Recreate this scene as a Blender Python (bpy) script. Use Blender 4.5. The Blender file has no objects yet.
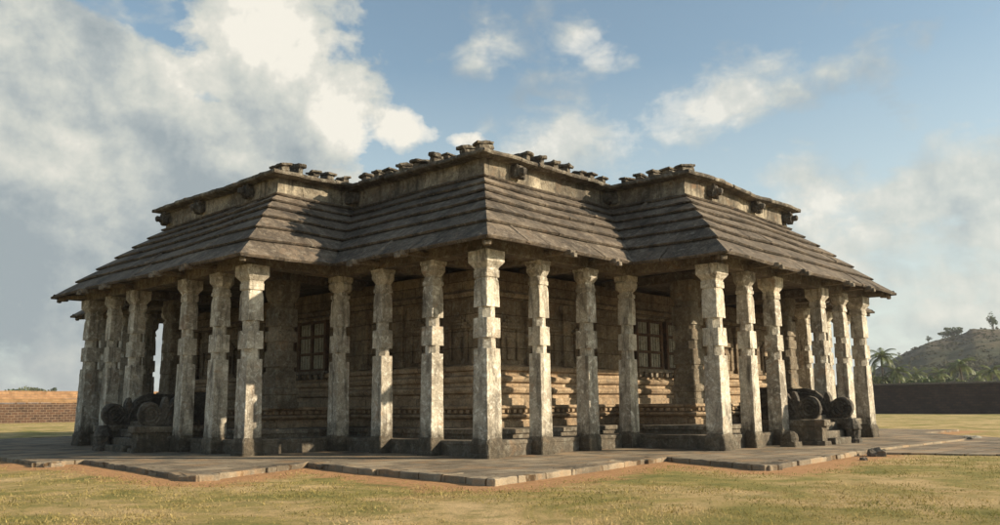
import bpy, math, random
import numpy as np
from mathutils import Vector, Matrix, noise

random.seed(7)
rng = np.random.default_rng(11)
scene = bpy.context.scene
COL = scene.collection

# ------------------------------------------------------------------ camera
CX, CY, CZ = -16.216, -15.572, 1.35
YAW, PITCH, ROLL, FOC = math.radians(47.089), math.radians(9.533), math.radians(0.514), 849.27
fw = Vector((math.sin(YAW), math.cos(YAW), 0)); rt = Vector((math.cos(YAW), -math.sin(YAW), 0)); upv = Vector((0, 0, 1))
Fv = fw * math.cos(PITCH) + upv * math.sin(PITCH)
Uv = -fw * math.sin(PITCH) + upv * math.cos(PITCH)
R2 = rt * math.cos(ROLL) - Uv * math.sin(ROLL)
U2 = rt * math.sin(ROLL) + Uv * math.cos(ROLL)
cam_d = bpy.data.cameras.new("camera"); cam = bpy.data.objects.new("camera", cam_d); COL.objects.link(cam)
m = Matrix((R2, U2, -Fv)).transposed().to_4x4(); m.translation = Vector((CX, CY, CZ))
cam.matrix_world = m
cam_d.sensor_width = 36; cam_d.lens = 36 * FOC / 1000; cam_d.clip_end = 6000; cam_d.clip_start = 0.1
scene.camera = cam

def ray(px, py):
    """direction of the line of sight through a point of the photograph (1000x525)"""
    return (Fv + R2 * ((px - 500) / FOC) - U2 * ((py - 262.5) / FOC)).normalized()
def spot(px, dist, z=0.0):
    """ground point seen in that direction at a real distance"""
    d = ray(px, 400); h = math.hypot(d.x, d.y)
    return Vector((CX + d.x / h * dist, CY + d.y / h * dist, z))
def height_at(px, py, dist):
    d = ray(px, py); h = math.hypot(d.x, d.y)
    return CZ + d.z / h * dist

# ------------------------------------------------------------------ helpers
class MB:
    def __init__(s): s.v = []; s.f = []; s.c = []
    def add(s, vs, fs, tint=None):
        o = len(s.v); s.v += [tuple(v) for v in vs]; s.f += [tuple(i + o for i in f) for f in fs]
        s.c += [0.5 if tint is None else tint] * len(vs)
    def build(s, name, mat, parent=None, smooth=False):
        me = bpy.data.meshes.new(name); me.from_pydata(s.v, [], s.f); me.update()
        a = me.attributes.new("tint", 'FLOAT', 'POINT'); a.data.foreach_set("value", s.c)
        if smooth: me.polygons.foreach_set("use_smooth", [True] * len(me.polygons))
        me.materials.append(mat)
        o = bpy.data.objects.new(name, me); COL.objects.link(o)
        if parent: o.parent = parent
        return o

def tag(o, label=None, cat=None, group=None, kind=None):
    if label: o["label"] = label
    if cat: o["category"] = cat
    if group: o["group"] = group
    if kind: o["kind"] = kind
    return o
def empty(name, loc=(0, 0, 0), parent=None):
    o = bpy.data.objects.new(name, None); o.location = loc; COL.objects.link(o); o.empty_display_size = .3
    if parent: o.parent = parent
    return o
def copy_tree(o, parent=None):
    c = o.copy(); COL.objects.link(c)
    if parent: c.parent = parent
    for ch in list(o.children): copy_tree(ch, c)
    return c

def nz(p, f, seed=0.0):
    return noise.noise(Vector((p[0] * f + seed, p[1] * f + seed * .7, p[2] * f - seed)))
def rough(vs, amp, f=2.0, seed=0.0, amp2=None):
    out = []
    a2 = amp * .5 if amp2 is None else amp2
    for p in vs:
        q = Vector(p)
        d = Vector((nz(p, f, seed), nz(p, f, seed + 31), nz(p, f, seed + 77))) * amp
        d += Vector((nz(p, f * 4, seed + 5), nz(p, f * 4, seed + 45), nz(p, f * 4, seed + 91))) * a2
        out.append(q + d)
    return out

def block(mb, x0, x1, y0, y1, z0, z1, step=.2, amp=.012, f=2.0, seed=0., tint=None, xf=None, bevel=0.02):
    """a hewn stone block: subdivided box with worn arrises and uneven faces"""
    def lin(a, b):
        n = max(1, int(round(abs(b - a) / step)))
        l = [a + (b - a) * i / n for i in range(n + 1)]
        if bevel and abs(b - a) > 3 * bevel: l = [a, a + bevel] + l[1:-1] + [b - bevel, b]
        return l
    X, Y, Z = lin(x0, x1), lin(y0, y1), lin(z0, z1)
    idx = {}; vs = []; fs = []
    nx, ny, nzz = len(X) - 1, len(Y) - 1, len(Z) - 1
    def V(i, j, k):
        if (i, j, k) not in idx:
            idx[(i, j, k)] = len(vs)
            ex = (i in (0, nx)) + (j in (0, ny)) + (k in (0, nzz))
            p = [X[i], Y[j], Z[k]]
            if ex >= 2 and bevel:
                s = bevel * .45 * (ex - 1)
                if i in (0, nx): p[0] += s if i == 0 else -s
                if j in (0, ny): p[1] += s if j == 0 else -s
                if k in (0, nzz): p[2] += s if k == 0 else -s
            vs.append(p)
        return idx[(i, j, k)]
    for i in range(nx):
        for j in range(ny):
            fs.append((V(i, j, 0), V(i, j + 1, 0), V(i + 1, j + 1, 0), V(i + 1, j, 0)))
            fs.append((V(i, j, nzz), V(i + 1, j, nzz), V(i + 1, j + 1, nzz), V(i, j + 1, nzz)))
    for i in range(nx):
        for k in range(nzz):
            fs.append((V(i, 0, k), V(i + 1, 0, k), V(i + 1, 0, k + 1), V(i, 0, k + 1)))
            fs.append((V(i, ny, k), V(i, ny, k + 1), V(i + 1, ny, k + 1), V(i + 1, ny, k)))
    for j in range(ny):
        for k in range(nzz):
            fs.append((V(0, j, k), V(0, j, k + 1), V(0, j + 1, k + 1), V(0, j + 1, k)))
            fs.append((V(nx, j, k), V(nx, j + 1, k), V(nx, j + 1, k + 1), V(nx, j, k + 1)))
    vs = rough(vs, amp, f, seed)
    if xf is not None: vs = [xf @ v for v in vs]
    mb.add(vs, fs, tint)

def ring_loft(mb, levels, n=5, zstep=.09, amp=.008, f=3., seed=0., cap=True):
    """levels: (z, half width, chamfer) of a square section with cut corners"""
    def sec(h, c):
        pts = []
        cs = [(h - c, -h), (h, -h + c), (h, h - c), (h - c, h), (-h + c, h), (-h, h - c), (-h, -h + c), (-h + c, -h)]
        for i in range(8):
            a, b = cs[i], cs[(i + 1) % 8]
            k = 2 if i % 2 == 0 else n
            for t in range(k): pts.append((a[0] + (b[0] - a[0]) * t / k, a[1] + (b[1] - a[1]) * t / k))
        return pts
    rows = []
    for (z0, h0, c0), (z1, h1, c1) in zip(levels, levels[1:]):
        k = max(1, int(round((z1 - z0) / zstep)))
        for t in range(k):
            u = t / k; rows.append((z0 + (z1 - z0) * u, h0 + (h1 - h0) * u, c0 + (c1 - c0) * u))
    rows.append(levels[-1])
    vs = []; fs = []
    for z, h, c in rows: vs += [(x, y, z) for x, y in sec(h, c)]
    N = len(sec(1, .1))
    for r in range(len(rows) - 1):
        for i in range(N):
            j = (i + 1) % N
            fs.append((r * N + i, r * N + j, (r + 1) * N + j, (r + 1) * N + i))
    if cap:
        fs.append(tuple(range(N))[::-1]); fs.append(tuple((len(rows) - 1) * N + i for i in range(N)))
    mb.add(rough(vs, amp, f, seed), fs)

def tube(mb, path, rad, n=8, close=True, sq=1.0):
    vs = []; fs = []
    for i, p in enumerate(path):
        p = Vector(p)
        a = Vector(path[max(0, i - 1)]); b = Vector(path[min(len(path) - 1, i + 1)])
        t = (b - a).normalized()
        s = t.cross(Vector((0, 0, 1)))
        if s.length < 1e-3: s = Vector((1, 0, 0))
        s.normalize(); u = s.cross(t)
        r = rad[i] if isinstance(rad, (list, tuple)) else rad
        for k in range(n):
            an = 2 * math.pi * k / n
            vs.append(p + s * math.cos(an) * r + u * math.sin(an) * r * sq)
    for i in range(len(path) - 1):
        for k in range(n):
            j = (k + 1) % n
            fs.append((i * n + k, i * n + j, (i + 1) * n + j, (i + 1) * n + k))
    if close:
        fs.append(tuple(range(n))[::-1]); fs.append(tuple((len(path) - 1) * n + k for k in range(n)))
    mb.add(vs, fs)

# plan of the temple (a square hall with a porch on every side)
L, P, W = 6.44, 3.12, 11.5
D = 2 * L + W; L2 = L + W; CC = D / 2
CROSS = [(0, 0), (L, 0), (L, -P), (L2, -P), (L2, 0), (D, 0), (D, L), (D + P, L), (D + P, L2), (D, L2), (D, D), (L2, D),
         (L2, D + P), (L, D + P), (L, D), (0, D), (0, L2), (-P, L2), (-P, L), (0, L)]
def offset(poly, d):
    """rectilinear polygon moved inward by d"""
    n = len(poly); out = []
    for i in range(n):
        a, b, c = Vector(poly[i - 1]), Vector(poly[i]), Vector(poly[(i + 1) % n])
        e0 = (b - a).normalized(); e1 = (c - b).normalized()
        n0 = Vector((e0.y, -e0.x)); n1 = Vector((e1.y, -e1.x))
        q = b - (n0 + n1) * d
        out.append((q.x, q.y))
    return out
def loft(mb, poly, prof, step=.45, amp=.01, f=1.6, seed=0., tint=None):
    """a course of mouldings run round the plan: prof = (inward offset, z)"""
    n = len(poly); cnt = []
    for i in range(n):
        a, b = poly[i], poly[(i + 1) % n]
        cnt.append(max(1, int(math.hypot(b[0] - a[0], b[1] - a[1]) / step)))
    rows = []
    for d, z in prof:
        q = offset(poly, d); r = []
        for i in range(n):
            a, b = q[i], q[(i + 1) % n]
            for t in range(cnt[i]):
                u = t / cnt[i]; r.append((a[0] + (b[0] - a[0]) * u, a[1] + (b[1] - a[1]) * u, z))
        rows.append(r)
    N = len(rows[0]); vs = [p for r in rows for p in r]; fs = []
    for k in range(len(rows) - 1):
        for i in range(N):
            j = (i + 1) % N
            fs.append((k * N + i, k * N + j, (k + 1) * N + j, (k + 1) * N + i))
    mb.add(rough(vs, amp, f, seed), fs, tint)

# ------------------------------------------------------------------ materials
def mat_new(name):
    M = bpy.data.materials.new(name); M.use_nodes = True
    nt = M.node_tree; b = nt.nodes["Principled BSDF"]; b.inputs["Roughness"].default_value = .9
    try: b.inputs["Specular IOR Level"].default_value = .25
    except Exception: pass
    return M, nt, b
def N(nt, t, **kw):
    n = nt.nodes.new(t)
    for k, v in kw.items():
        if hasattr(n, k): setattr(n, k, v)
        else: n.inputs[k].default_value = v
    return n
def ramp(nt, src, stops):
    r = nt.nodes.new("ShaderNodeValToRGB"); e = r.color_ramp.elements
    while len(e) > 1: e.remove(e[-1])
    e[0].position = stops[0][0]; c = stops[0][1]; e[0].color = (*c, 1) if len(c) == 3 else c
    for p, c in stops[1:]:
        x = e.new(p); x.color = (*c, 1)
    nt.links.new(src, r.inputs[0]); return r.outputs[0]
def noise_n(nt, vec, scale, detail=6, rough=.6, dist=0.):
    n = N(nt, "ShaderNodeTexNoise", Scale=scale, Detail=detail, Roughness=rough, Distortion=dist)
    nt.links.new(vec, n.inputs["Vector"]); return n.outputs["Fac"]
def mixc(nt, fac, a, b, mode='MIX'):
    n = nt.nodes.new("ShaderNodeMix"); n.data_type = 'RGBA'; n.blend_type = mode
    for s, v in ((n.inputs[0], fac), (n.inputs[6], a), (n.inputs[7], b)):
        if hasattr(v, "is_linked") or isinstance(v, bpy.types.NodeSocket): nt.links.new(v, s)
        elif isinstance(v, (int, float)): s.default_value = v
        else: s.default_value = (*v, 1)
    return n.outputs[2]
def math_n(nt, op, a, b=None, c=None, clamp=False):
    n = nt.nodes.new("ShaderNodeMath"); n.operation = op; n.use_clamp = clamp
    for i, v in enumerate((a, b, c)):
        if v is None: continue
        if isinstance(v, bpy.types.NodeSocket): nt.links.new(v, n.inputs[i])
        else: n.inputs[i].default_value = v
    return n.outputs[0]
def bump(nt, b, h, dist, strength=1.0, prev=None):
    n = N(nt, "ShaderNodeBump", Strength=strength, Distance=dist); nt.links.new(h, n.inputs["Height"])
    if prev is not None: nt.links.new(prev, n.inputs["Normal"])
    nt.links.new(n.outputs[0], b.inputs["Normal"]); return n.outputs[0]
G3 = lambda v: (v, v, v)

def stone(name, dark, mid, light, lich=(.42, .40, .33), lich_amt=.5, stain=.5, stain_col=(.035, .03, .024), bumpd=.03, scale=1.0, streak=0., blocks=None, ochre=.25, foot=0., carve=0., vary=0., midf=.8, stf=1.5):
    M, nt, b = mat_new(name)
    pos = nt.nodes.new("ShaderNodeNewGeometry").outputs["Position"]
    big = noise_n(nt, pos, .9 * scale, 5, .62, .4)
    base = ramp(nt, big, [(.30, dark), (.48, mid), (.68, light)])
    fine = noise_n(nt, pos, 24 * scale, 6, .7)
    base = mixc(nt, .55, base, ramp(nt, fine, [(.3, G3(.22)), (.7, G3(1.1))]), 'MULTIPLY')
    mid_ = noise_n(nt, pos, 8.5 * scale, 6, .75, .8)
    base = mixc(nt, midf, base, ramp(nt, mid_, [(.36, G3(.45)), (.5, G3(.95)), (.64, G3(1.3))]), 'MULTIPLY')
    oi = nt.nodes.new("ShaderNodeObjectInfo").outputs["Random"]
    base = mixc(nt, vary, base, ramp(nt, oi, [(0, (.62, .60, .58)), (.5, (1., .98, .95)), (1, (1.22, 1.2, 1.16))]), 'MULTIPLY')
    att = N(nt, "ShaderNodeAttribute", attribute_name="tint").outputs["Fac"]
    base = mixc(nt, 1., base, ramp(nt, att, [(0, G3(.62)), (.5, G3(1.)), (1, G3(1.38))]), 'MULTIPLY')
    oc = noise_n(nt, pos, 1.7 * scale, 4, .6, 1.)
    base = mixc(nt, ramp(nt, oc, [(.58, G3(0)), (.72, G3(ochre))]), base, (.34, .17, .07))
    li = noise_n(nt, pos, 5.5 * scale, 8, .72, .6)
    base = mixc(nt, ramp(nt, li, [(.52, G3(0)), (.64, G3(lich_amt))]), base, lich)
    mp = N(nt, "ShaderNodeMapping"); mp.inputs["Scale"].default_value = (1.6, 1.6, .28); nt.links.new(pos, mp.inputs["Vector"])
    st = noise_n(nt, mp.outputs[0], stf * scale, 7, .7, .5)
    base = mixc(nt, ramp(nt, st, [(.50, G3(0)), (.66, G3(stain))]), base, stain_col)
    if foot > 0:
        sx = nt.nodes.new("ShaderNodeSeparateXYZ"); nt.links.new(pos, sx.inputs[0])
        fz = math_n(nt, 'ADD', sx.outputs[2], math_n(nt, 'MULTIPLY', math_n(nt, 'SUBTRACT', noise_n(nt, pos, 3.2, 6, .7), .5), 2.6))
        base = mixc(nt, ramp(nt, fz, [(.15, G3(foot)), (.95, G3(0))]), base, (.05, .042, .03))
    hgt = math_n(nt, 'ADD', math_n(nt, 'MULTIPLY', fine, .35), math_n(nt, 'MULTIPLY', li, .9))
    if carve > 0:
        vo = N(nt, "ShaderNodeTexVoronoi", Scale=7.5); vo.feature = 'SMOOTH_F1'
        wv = N(nt, "ShaderNodeTexNoise", Scale=2.3, Detail=2); nt.links.new(pos, wv.inputs["Vector"])
        nt.links.new(mixc(nt, .12, pos, wv.outputs["Color"], 'ADD'), vo.inputs["Vector"])
        hgt = math_n(nt, 'ADD', hgt, math_n(nt, 'MULTIPLY', vo.outputs["Distance"], carve))
    if blocks:
        bw, bh = blocks
        # masonry joints: run along x+y, which follows every wall of a rectilinear plan
        sx = nt.nodes.new("ShaderNodeSeparateXYZ"); nt.links.new(pos, sx.inputs[0])
        cb = nt.nodes.new("ShaderNodeCombineXYZ")
        nt.links.new(math_n(nt, 'ADD', sx.outputs[0], sx.outputs[1]), cb.inputs[0]); nt.links.new(sx.outputs[2], cb.inputs[1])
        wob = mixc(nt, .04, cb.outputs[0], N(nt, "ShaderNodeTexNoise", Scale=3.).outputs["Color"], 'ADD')
        br = N(nt, "ShaderNodeTexBrick", Scale=1.0); br.offset = .43
        br.inputs["Brick Width"].default_value = bw; br.inputs["Row Height"].default_value = bh
        br.inputs["Mortar Size"].default_value = .012; br.inputs["Mortar Smooth"].default_value = .6
        br.inputs["Color1"].default_value = (.75, .75, .75, 1); br.inputs["Color2"].default_value = (1.15, 1.15, 1.15, 1); br.inputs["Mortar"].default_value = (.3, .27, .24, 1)
        nt.links.new(wob, br.inputs["Vector"])
        base = mixc(nt, 1., base, br.outputs["Color"], 'MULTIPLY')
        hgt = math_n(nt, 'SUBTRACT', hgt, math_n(nt, 'MULTIPLY', br.outputs["Fac"], .8))
    nt.links.new(base, b.inputs["Base Color"])
    bump(nt, b, hgt, bumpd, .9)
    b.inputs["Roughness"].default_value = .92
    return M

M_col = stone("column_granite", (.28, .245, .195), (.49, .435, .35), (.68, .62, .50), lich=(.80, .76, .66), lich_amt=.7, stain=.85, stain_col=(.085, .07, .054), bumpd=.035, foot=.9, carve=.4, ochre=.4, vary=.6, midf=.5, stf=2.6)
M_plinth = stone("plinth_granite", (.10, .08, .06), (.20, .16, .115), (.32, .27, .2), lich_amt=.45, stain=.75, bumpd=.05, carve=.6, foot=.7, vary=.8)
M_wall = stone("wall_stone", (.125, .09, .056), (.235, .172, .108), (.35, .27, .175), lich_amt=.3, stain=.6, stain_col=(.05, .04, .03), bumpd=.03, blocks=(1.1, .52), ochre=.2)
M_base = stone("moulding_stone", (.24, .16, .095), (.40, .285, .175), (.54, .41, .27), lich_amt=.25, stain=.35, stain_col=(.10, .075, .05), bumpd=.025, blocks=(1.3, 3.), foot=.55, ochre=.35)
M_step = stone("bench_stone", (.09, .075, .055), (.18, .145, .105), (.30, .25, .19), lich_amt=.5, stain=.6, bumpd=.04, foot=.5)
M_roof = stone("roof_slab_stone", (.055, .042, .031), (.125, .097, .071), (.215, .168, .122), lich=(.38, .33, .26), lich_amt=.35, stain=.8, stain_col=(.045, .038, .032), bumpd=.03, ochre=.12)
M_cornice = stone("cornice_stone", (.055, .045, .034), (.12, .097, .072), (.23, .19, .14), lich_amt=.4, stain=.75, bumpd=.05, ochre=.15)
M_band = stone("parapet_stone", (.085, .068, .05), (.19, .155, .112), (.48, .41, .30), lich_amt=.35, stain=.95, stain_col=(.045, .038, .03), bumpd=.03, blocks=(1.6, 6.))
M_beam = stone("beam_stone", (.09, .07, .05), (.17, .135, .10), (.27, .22, .16), lich_amt=.35, stain=.5, bumpd=.03)
M_pier = stone("pier_stone", (.11, .085, .058), (.20, .16, .11), (.32, .26, .185), lich_amt=.35, stain=.6, stain_col=(.06, .05, .035), bumpd=.035, carve=.6, ochre=.3)
M_dark = stone("blackened_carving", (.04, .034, .028), (.085, .072, .058), (.16, .135, .105), lich_amt=.18, stain=.6, stain_col=(.02, .018, .015), bumpd=.05, carve=.5)
M_wood = stone("old_wood", (.06, .035, .02), (.11, .065, .04), (.16, .10, .06), lich_amt=0., stain=.3, bumpd=.01)
M_pane = stone("pale_grille", (.30, .27, .21), (.38, .35, .27), (.46, .42, .33), lich_amt=.1, stain=.25, stain_col=(.15, .13, .1), bumpd=.005)

def pavement_mat():
    M, nt, b = mat_new("pavement_stone")
    pos = nt.nodes.new("ShaderNodeNewGeometry").outputs["Position"]
    wn = N(nt, "ShaderNodeTexNoise", Scale=1.3, Detail=4); nt.links.new(pos, wn.inputs["Vector"])
    warp = mixc(nt, .22, pos, wn.outputs["Color"], 'ADD')
    br = N(nt, "ShaderNodeTexBrick", Scale=1.0); br.offset = .37
    br.inputs["Brick Width"].default_value = 1.15; br.inputs["Row Height"].default_value = .72
    br.inputs["Mortar Size"].default_value = .025; br.inputs["Mortar Smooth"].default_value = .5
    br.inputs["Color1"].default_value = (.62, .6, .58, 1); br.inputs["Color2"].default_value = (1.2, 1.15, 1.08, 1); br.inputs["Mortar"].default_value = (.4, .3, .2, 1)
    nt.links.new(warp, br.inputs["Vector"])
    big = noise_n(nt, pos, .55, 6, .65, .5)
    c = ramp(nt, big, [(.32, (.13, .105, .076)), (.5, (.255, .21, .152)), (.7, (.39, .325, .235))])
    c = mixc(nt, 1., c, br.outputs["Color"], 'MULTIPLY')
    li = noise_n(nt, pos, 7, 8, .75)
    c = mixc(nt, ramp(nt, li, [(.54, G3(0)), (.66, G3(.5))]), c, (.34, .31, .25))
    c = mixc(nt, ramp(nt, noise_n(nt, pos, 1.1, 5, .6), [(.50, G3(0)), (.64, G3(.6))]), c, (.38, .235, .12))
    fine = noise_n(nt, pos, 40, 5, .7)
    c = mixc(nt, .6, c, ramp(nt, fine, [(.3, G3(.4)), (.7, G3(1.1))]), 'MULTIPLY')
    nt.links.new(c, b.inputs["Base Color"])
    h = math_n(nt, 'SUBTRACT', math_n(nt, 'ADD', math_n(nt, 'MULTIPLY', li, .6), math_n(nt, 'MULTIPLY', big, 1.2)), math_n(nt, 'MULTIPLY', br.outputs["Fac"], .6))
    bump(nt, b, h, .04, .9)
    return M
M_pave = pavement_mat()

def ground_mat():
    M, nt, b = mat_new("dry_lawn")
    pos = nt.nodes.new("ShaderNodeNewGeometry").outputs["Position"]
    a = noise_n(nt, pos, .33, 7, .66, .8)
    g = ramp(nt, a, [(.36, (.17, .17, .045)), (.45, (.34, .27, .085)), (.54, (.52, .365, .165)), (.68, (.64, .455, .235))])
    mid = noise_n(nt, pos, 1.6, 6, .7)
    g = mixc(nt, ramp(nt, mid, [(.46, G3(0)), (.62, G3(.7))]), g, (.22, .20, .055))
    fine = noise_n(nt, pos, 30, 6, .8)
    g = mixc(nt, .75, g, ramp(nt, fine, [(.3, G3(.42)), (.68, G3(1.35))]), 'MULTIPLY')
    s = N(nt, "ShaderNodeAttribute", attribute_name="soil").outputs["Fac"]
    sm = math_n(nt, 'ADD', s, math_n(nt, 'MULTIPLY', math_n(nt, 'SUBTRACT', noise_n(nt, pos, 2.2, 7, .75), .5), 1.3))
    soil = ramp(nt, noise_n(nt, pos, 9, 6, .7), [(.3, (.34, .165, .07)), (.7, (.60, .33, .16))])
    g = mixc(nt, ramp(nt, sm, [(.42, G3(0)), (.62, G3(.92))]), g, soil)
    # bare trodden patches
    g = mixc(nt, ramp(nt, noise_n(nt, pos, .5, 7, .7, .4), [(.60, G3(0)), (.70, G3(.6))]), g, (.50, .29, .14))
    nt.links.new(g, b.inputs["Base Color"])
    bump(nt, b, math_n(nt, 'ADD', fine, math_n(nt, 'MULTIPLY', mid, 2.)), .05, 1.)
    b.inputs["Roughness"].default_value = 1.
    return M
M_ground = ground_mat()

def simple(name, stops, scale, rough_=.95, bumpd=.02, trans=0.):
    M, nt, b = mat_new(name)
    pos = nt.nodes.new("ShaderNodeNewGeometry").outputs["Position"]
    n = noise_n(nt, pos, scale, 6, .7)
    c = ramp(nt, n, stops)
    att = N(nt, "ShaderNodeAttribute", attribute_name="tint").outputs["Fac"]
    c = mixc(nt, 1., c, ramp(nt, att, [(0, G3(.55)), (.5, G3(1.)), (1, G3(1.5))]), 'MULTIPLY')
    nt.links.new(c, b.inputs["Base Color"]); b.inputs["Roughness"].default_value = rough_
    if bumpd: bump(nt, b, n, bumpd, .8)
    if trans:
        t = nt.nodes.new("ShaderNodeBsdfTranslucent"); nt.links.new(c, t.inputs[0])
        ms = nt.nodes.new("ShaderNodeMixShader"); ms.inputs[0].default_value = trans
        nt.links.new(b.outputs[0], ms.inputs[1]); nt.links.new(t.outputs[0], ms.inputs[2])
        nt.links.new(ms.outputs[0], nt.nodes["Material Output"].inputs[0])
    return M
M_grass = simple("grass_blades", [(.35, (.17, .165, .045)), (.5, (.30, .235, .085)), (.62, (.44, .33, .16))], .35, bumpd=0, trans=.3)
M_leaf = simple("leaf_green", [(.3, (.035, .055, .018)), (.7, (.085, .115, .035))], .5, .6, 0, .3)
M_leaf2 = simple("leaf_olive", [(.3, (.07, .085, .03)), (.7, (.15, .16, .06))], .5, .6, 0, .3)
M_scrub = simple("scrub_leaf", [(.3, (.034, .038, .017)), (.7, (.085, .078, .036))], .1, .8, 0, .2)
M_palm = simple("palm_frond", [(.3, (.06, .08, .022)), (.7, (.16, .18, .06))], .8, .5, 0, .25)
M_bark = simple("bark", [(.3, (.10, .08, .06)), (.7, (.22, .18, .14))], 4., .95, .03)
M_rock = simple("field_stone", [(.3, (.07, .058, .045)), (.7, (.22, .19, .15))], 6., .95, .03)
M_pale = simple("pale_field_stone", [(.3, (.26, .22, .17)), (.7, (.46, .42, .34))], 6., .95, .03)

def brick_mat(name, c1, c2, mortar, ms=.03, bump_d=.02):
    M, nt, b = mat_new(name)
    pos = nt.nodes.new("ShaderNodeNewGeometry").outputs["Position"]
    sx = nt.nodes.new("ShaderNodeSeparateXYZ"); nt.links.new(pos, sx.inputs[0])
    cb = nt.nodes.new("ShaderNodeCombineXYZ")
    nt.links.new(math_n(nt, 'ADD', sx.outputs[0], sx.outputs[1]), cb.inputs[0]); nt.links.new(sx.outputs[2], cb.inputs[1])
    wn = N(nt, "ShaderNodeTexNoise", Scale=.8); nt.links.new(pos, wn.inputs["Vector"])
    br = N(nt, "ShaderNodeTexBrick", Scale=1.0)
    br.inputs["Brick Width"].default_value = .62; br.inputs["Row Height"].default_value = .27
    br.inputs["Mortar Size"].default_value = ms; br.inputs["Mortar Smooth"].default_value = .3
    br.inputs["Color1"].default_value = (*c1, 1); br.inputs["Color2"].default_value = (*c2, 1); br.inputs["Mortar"].default_value = (*mortar, 1)
    nt.links.new(mixc(nt, .1, cb.outputs[0], wn.outputs["Color"], 'ADD'), br.inputs["Vector"])
    c = mixc(nt, .7, br.outputs["Color"], ramp(nt, noise_n(nt, pos, 1.2, 7, .75), [(.3, G3(.4)), (.7, G3(1.3))]), 'MULTIPLY')
    nt.links.new(c, b.inputs["Base Color"])
    bump(nt, b, math_n(nt, 'SUBTRACT', noise_n(nt, pos, 8, 5, .7), br.outputs["Fac"]), bump_d, 1.)
    return M
M_brick = brick_mat("laterite_brick", (.06, .036, .024), (.115, .062, .036), (.20, .145, .10))
M_brick2 = brick_mat("orange_laterite", (.28, .155, .08), (.36, .21, .11), (.30, .21, .13), .02)
M_brick3 = brick_mat("ochre_ledge", (.22, .13, .06), (.30, .18, .09), (.25, .17, .1), .02)
M_brick4 = brick_mat("dark_laterite_brick", (.04, .024, .018), (.075, .042, .03), (.03, .022, .018), .03)

# ------------------------------------------------------------------ temple
temple = empty("temple")
tag(temple, "old grey granite temple with many square columns and stepped stone slab roofs over four porches", "temple")

# --- columns
def shaft_mesh(seed, kind):
    mb = MB()
    e = .012; h = lambda z: .285 - .045 * (z - .5) / 4.3
    q = .16
    n1 = (2.77, 3.05) if kind != 1 else (2.80, 3.02)
    n2 = (3.58, 3.87) if kind != 1 else (3.56, 3.80)
    lv = [(.46, h(.46), e), (n1[0] - .004, h(n1[0]), e), (n1[0], h(n1[0]) - .012, q), (n1[1], h(n1[1]) - .012, q), (n1[1] + .004, h(n1[1]) + .012, e),
          (n2[0] - .004, h(n2[0]) + .012, e), (n2[0], h(n2[0]) - .012, q), (n2[1], h(n2[1]) - .012, q), (n2[1] + .004, h(n2[1]) + .01, e),
          (4.50, h(4.48) + .008, e + .005), (4.64, h(4.6) - .002, .03), (4.66, .232, .04), (4.70, .232, .04), (4.72, .262, .02), (4.82, .262, .02)]
    sc_ = 1 + .0 * seed; ring_loft(mb, [(z + (.05 * math.sin(seed) if 1 < z < 4.4 else 0), h_, c_) for z, h_, c_ in lv], 5, .07, .011, 4.0, seed)
    return mb
def capital_mesh(seed, kind):
    mb = MB()
    if kind == 0:
        lv = [(4.82, .262, .02), (4.90, .262, .02), (4.92, .24, .02), (4.965, .25, .02), (5.12, .37, .03), (5.42, .375, .03)]
    elif kind == 1:
        lv = [(4.82, .25, .05), (4.92, .25, .05), (4.94, .235, .06), (4.97, .26, .12), (5.12, .385, .2), (5.28, .39, .2), (5.30, .34, .04), (5.40, .35, .04)]
    else:
        lv = [(4.82, .25, .12), (4.90, .25, .13), (4.92, .31, .17), (5.00, .40, .23), (5.14, .42, .245), (5.22, .37, .21), (5.24, .34, .04), (5.40, .35, .04)]
    ring_loft(mb, lv, 4, .07, .016, 3., seed)
    return mb
def plinth_mesh(seed):
    mb = MB()
    lv = [(-.02, .345, .03), (.10, .35, .03), (.12, .335, .03), (.36, .335, .03), (.40, .325, .04), (.47, .30, .05), (.50, .285, .05)]
    ring_loft(mb, lv, 6, .07, .028, 2.6, seed)
    return mb
protos = []
for k in range(12):
    kind = k % 3
    c = empty("column", parent=temple)
    plinth_mesh(k * 9.1 + 3).build("plinth", M_plinth, c)
    shaft_mesh(k * 5.3 + 1, kind).build("shaft", M_col, c)
    capital_mesh(k * 7.7 + 2, kind).build("capital", M_col, c)
    protos.append([c, False])

def rot4(x, y, k):
    for _ in range(k):
        x, y = CC - (y - CC), CC + (x - CC)
    return x, y
# one side of the plan, front row: the square hall's corner, its inner columns, then the porch
side = [(0, 0, 0), (2.15, 0, 1), (4.3, 0, 1), (L, 0, 2), (L, -P, 0), (L + 2.0, -P, 1), (L + 3.9, -P, 0), (L + 7.65, -P, 0), (L + 9.65, -P, 1), (L2, -P, 0), (L2, 0, 2), (D - 4.3, 0, 1), (D - 2.15, 0, 1)]
col_spots = []
for k in range(4):
    for (x, y, kind) in side:
        if k == 3: x2, y2 = rot4(x, y, 3)
        else: x2, y2 = rot4(x, y, k)
        col_spots.append((x2, y2, kind))
random.shuffle(col_spots)
for i, (x, y, kind) in enumerate(col_spots):
    cand = protos[kind + 3 * random.randint(0, 3)]
    if not cand[1]: o = cand[0]; cand[1] = True
    else: o = copy_tree(cand[0], temple)
    o.location = (x, y, 0)
    wd = .97 if kind == 0 and any(abs(abs(x - CC) - u) < .2 and abs(abs(y - CC) - v) < .2 for u, v in ((CC, CC), (W / 2, CC + P), (CC + P, W / 2))) else random.uniform(.80, .87)
    o.scale = (wd, wd, 1)
    o.rotation_euler = (math.radians(random.uniform(-.5, .5)), math.radians(random.uniform(-.5, .5)), random.choice((0, 1, 2, 3)) * math.pi / 2 + math.radians(random.uniform(-1.5, 1.5)))
    o["group"] = "columns round the temple"

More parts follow.
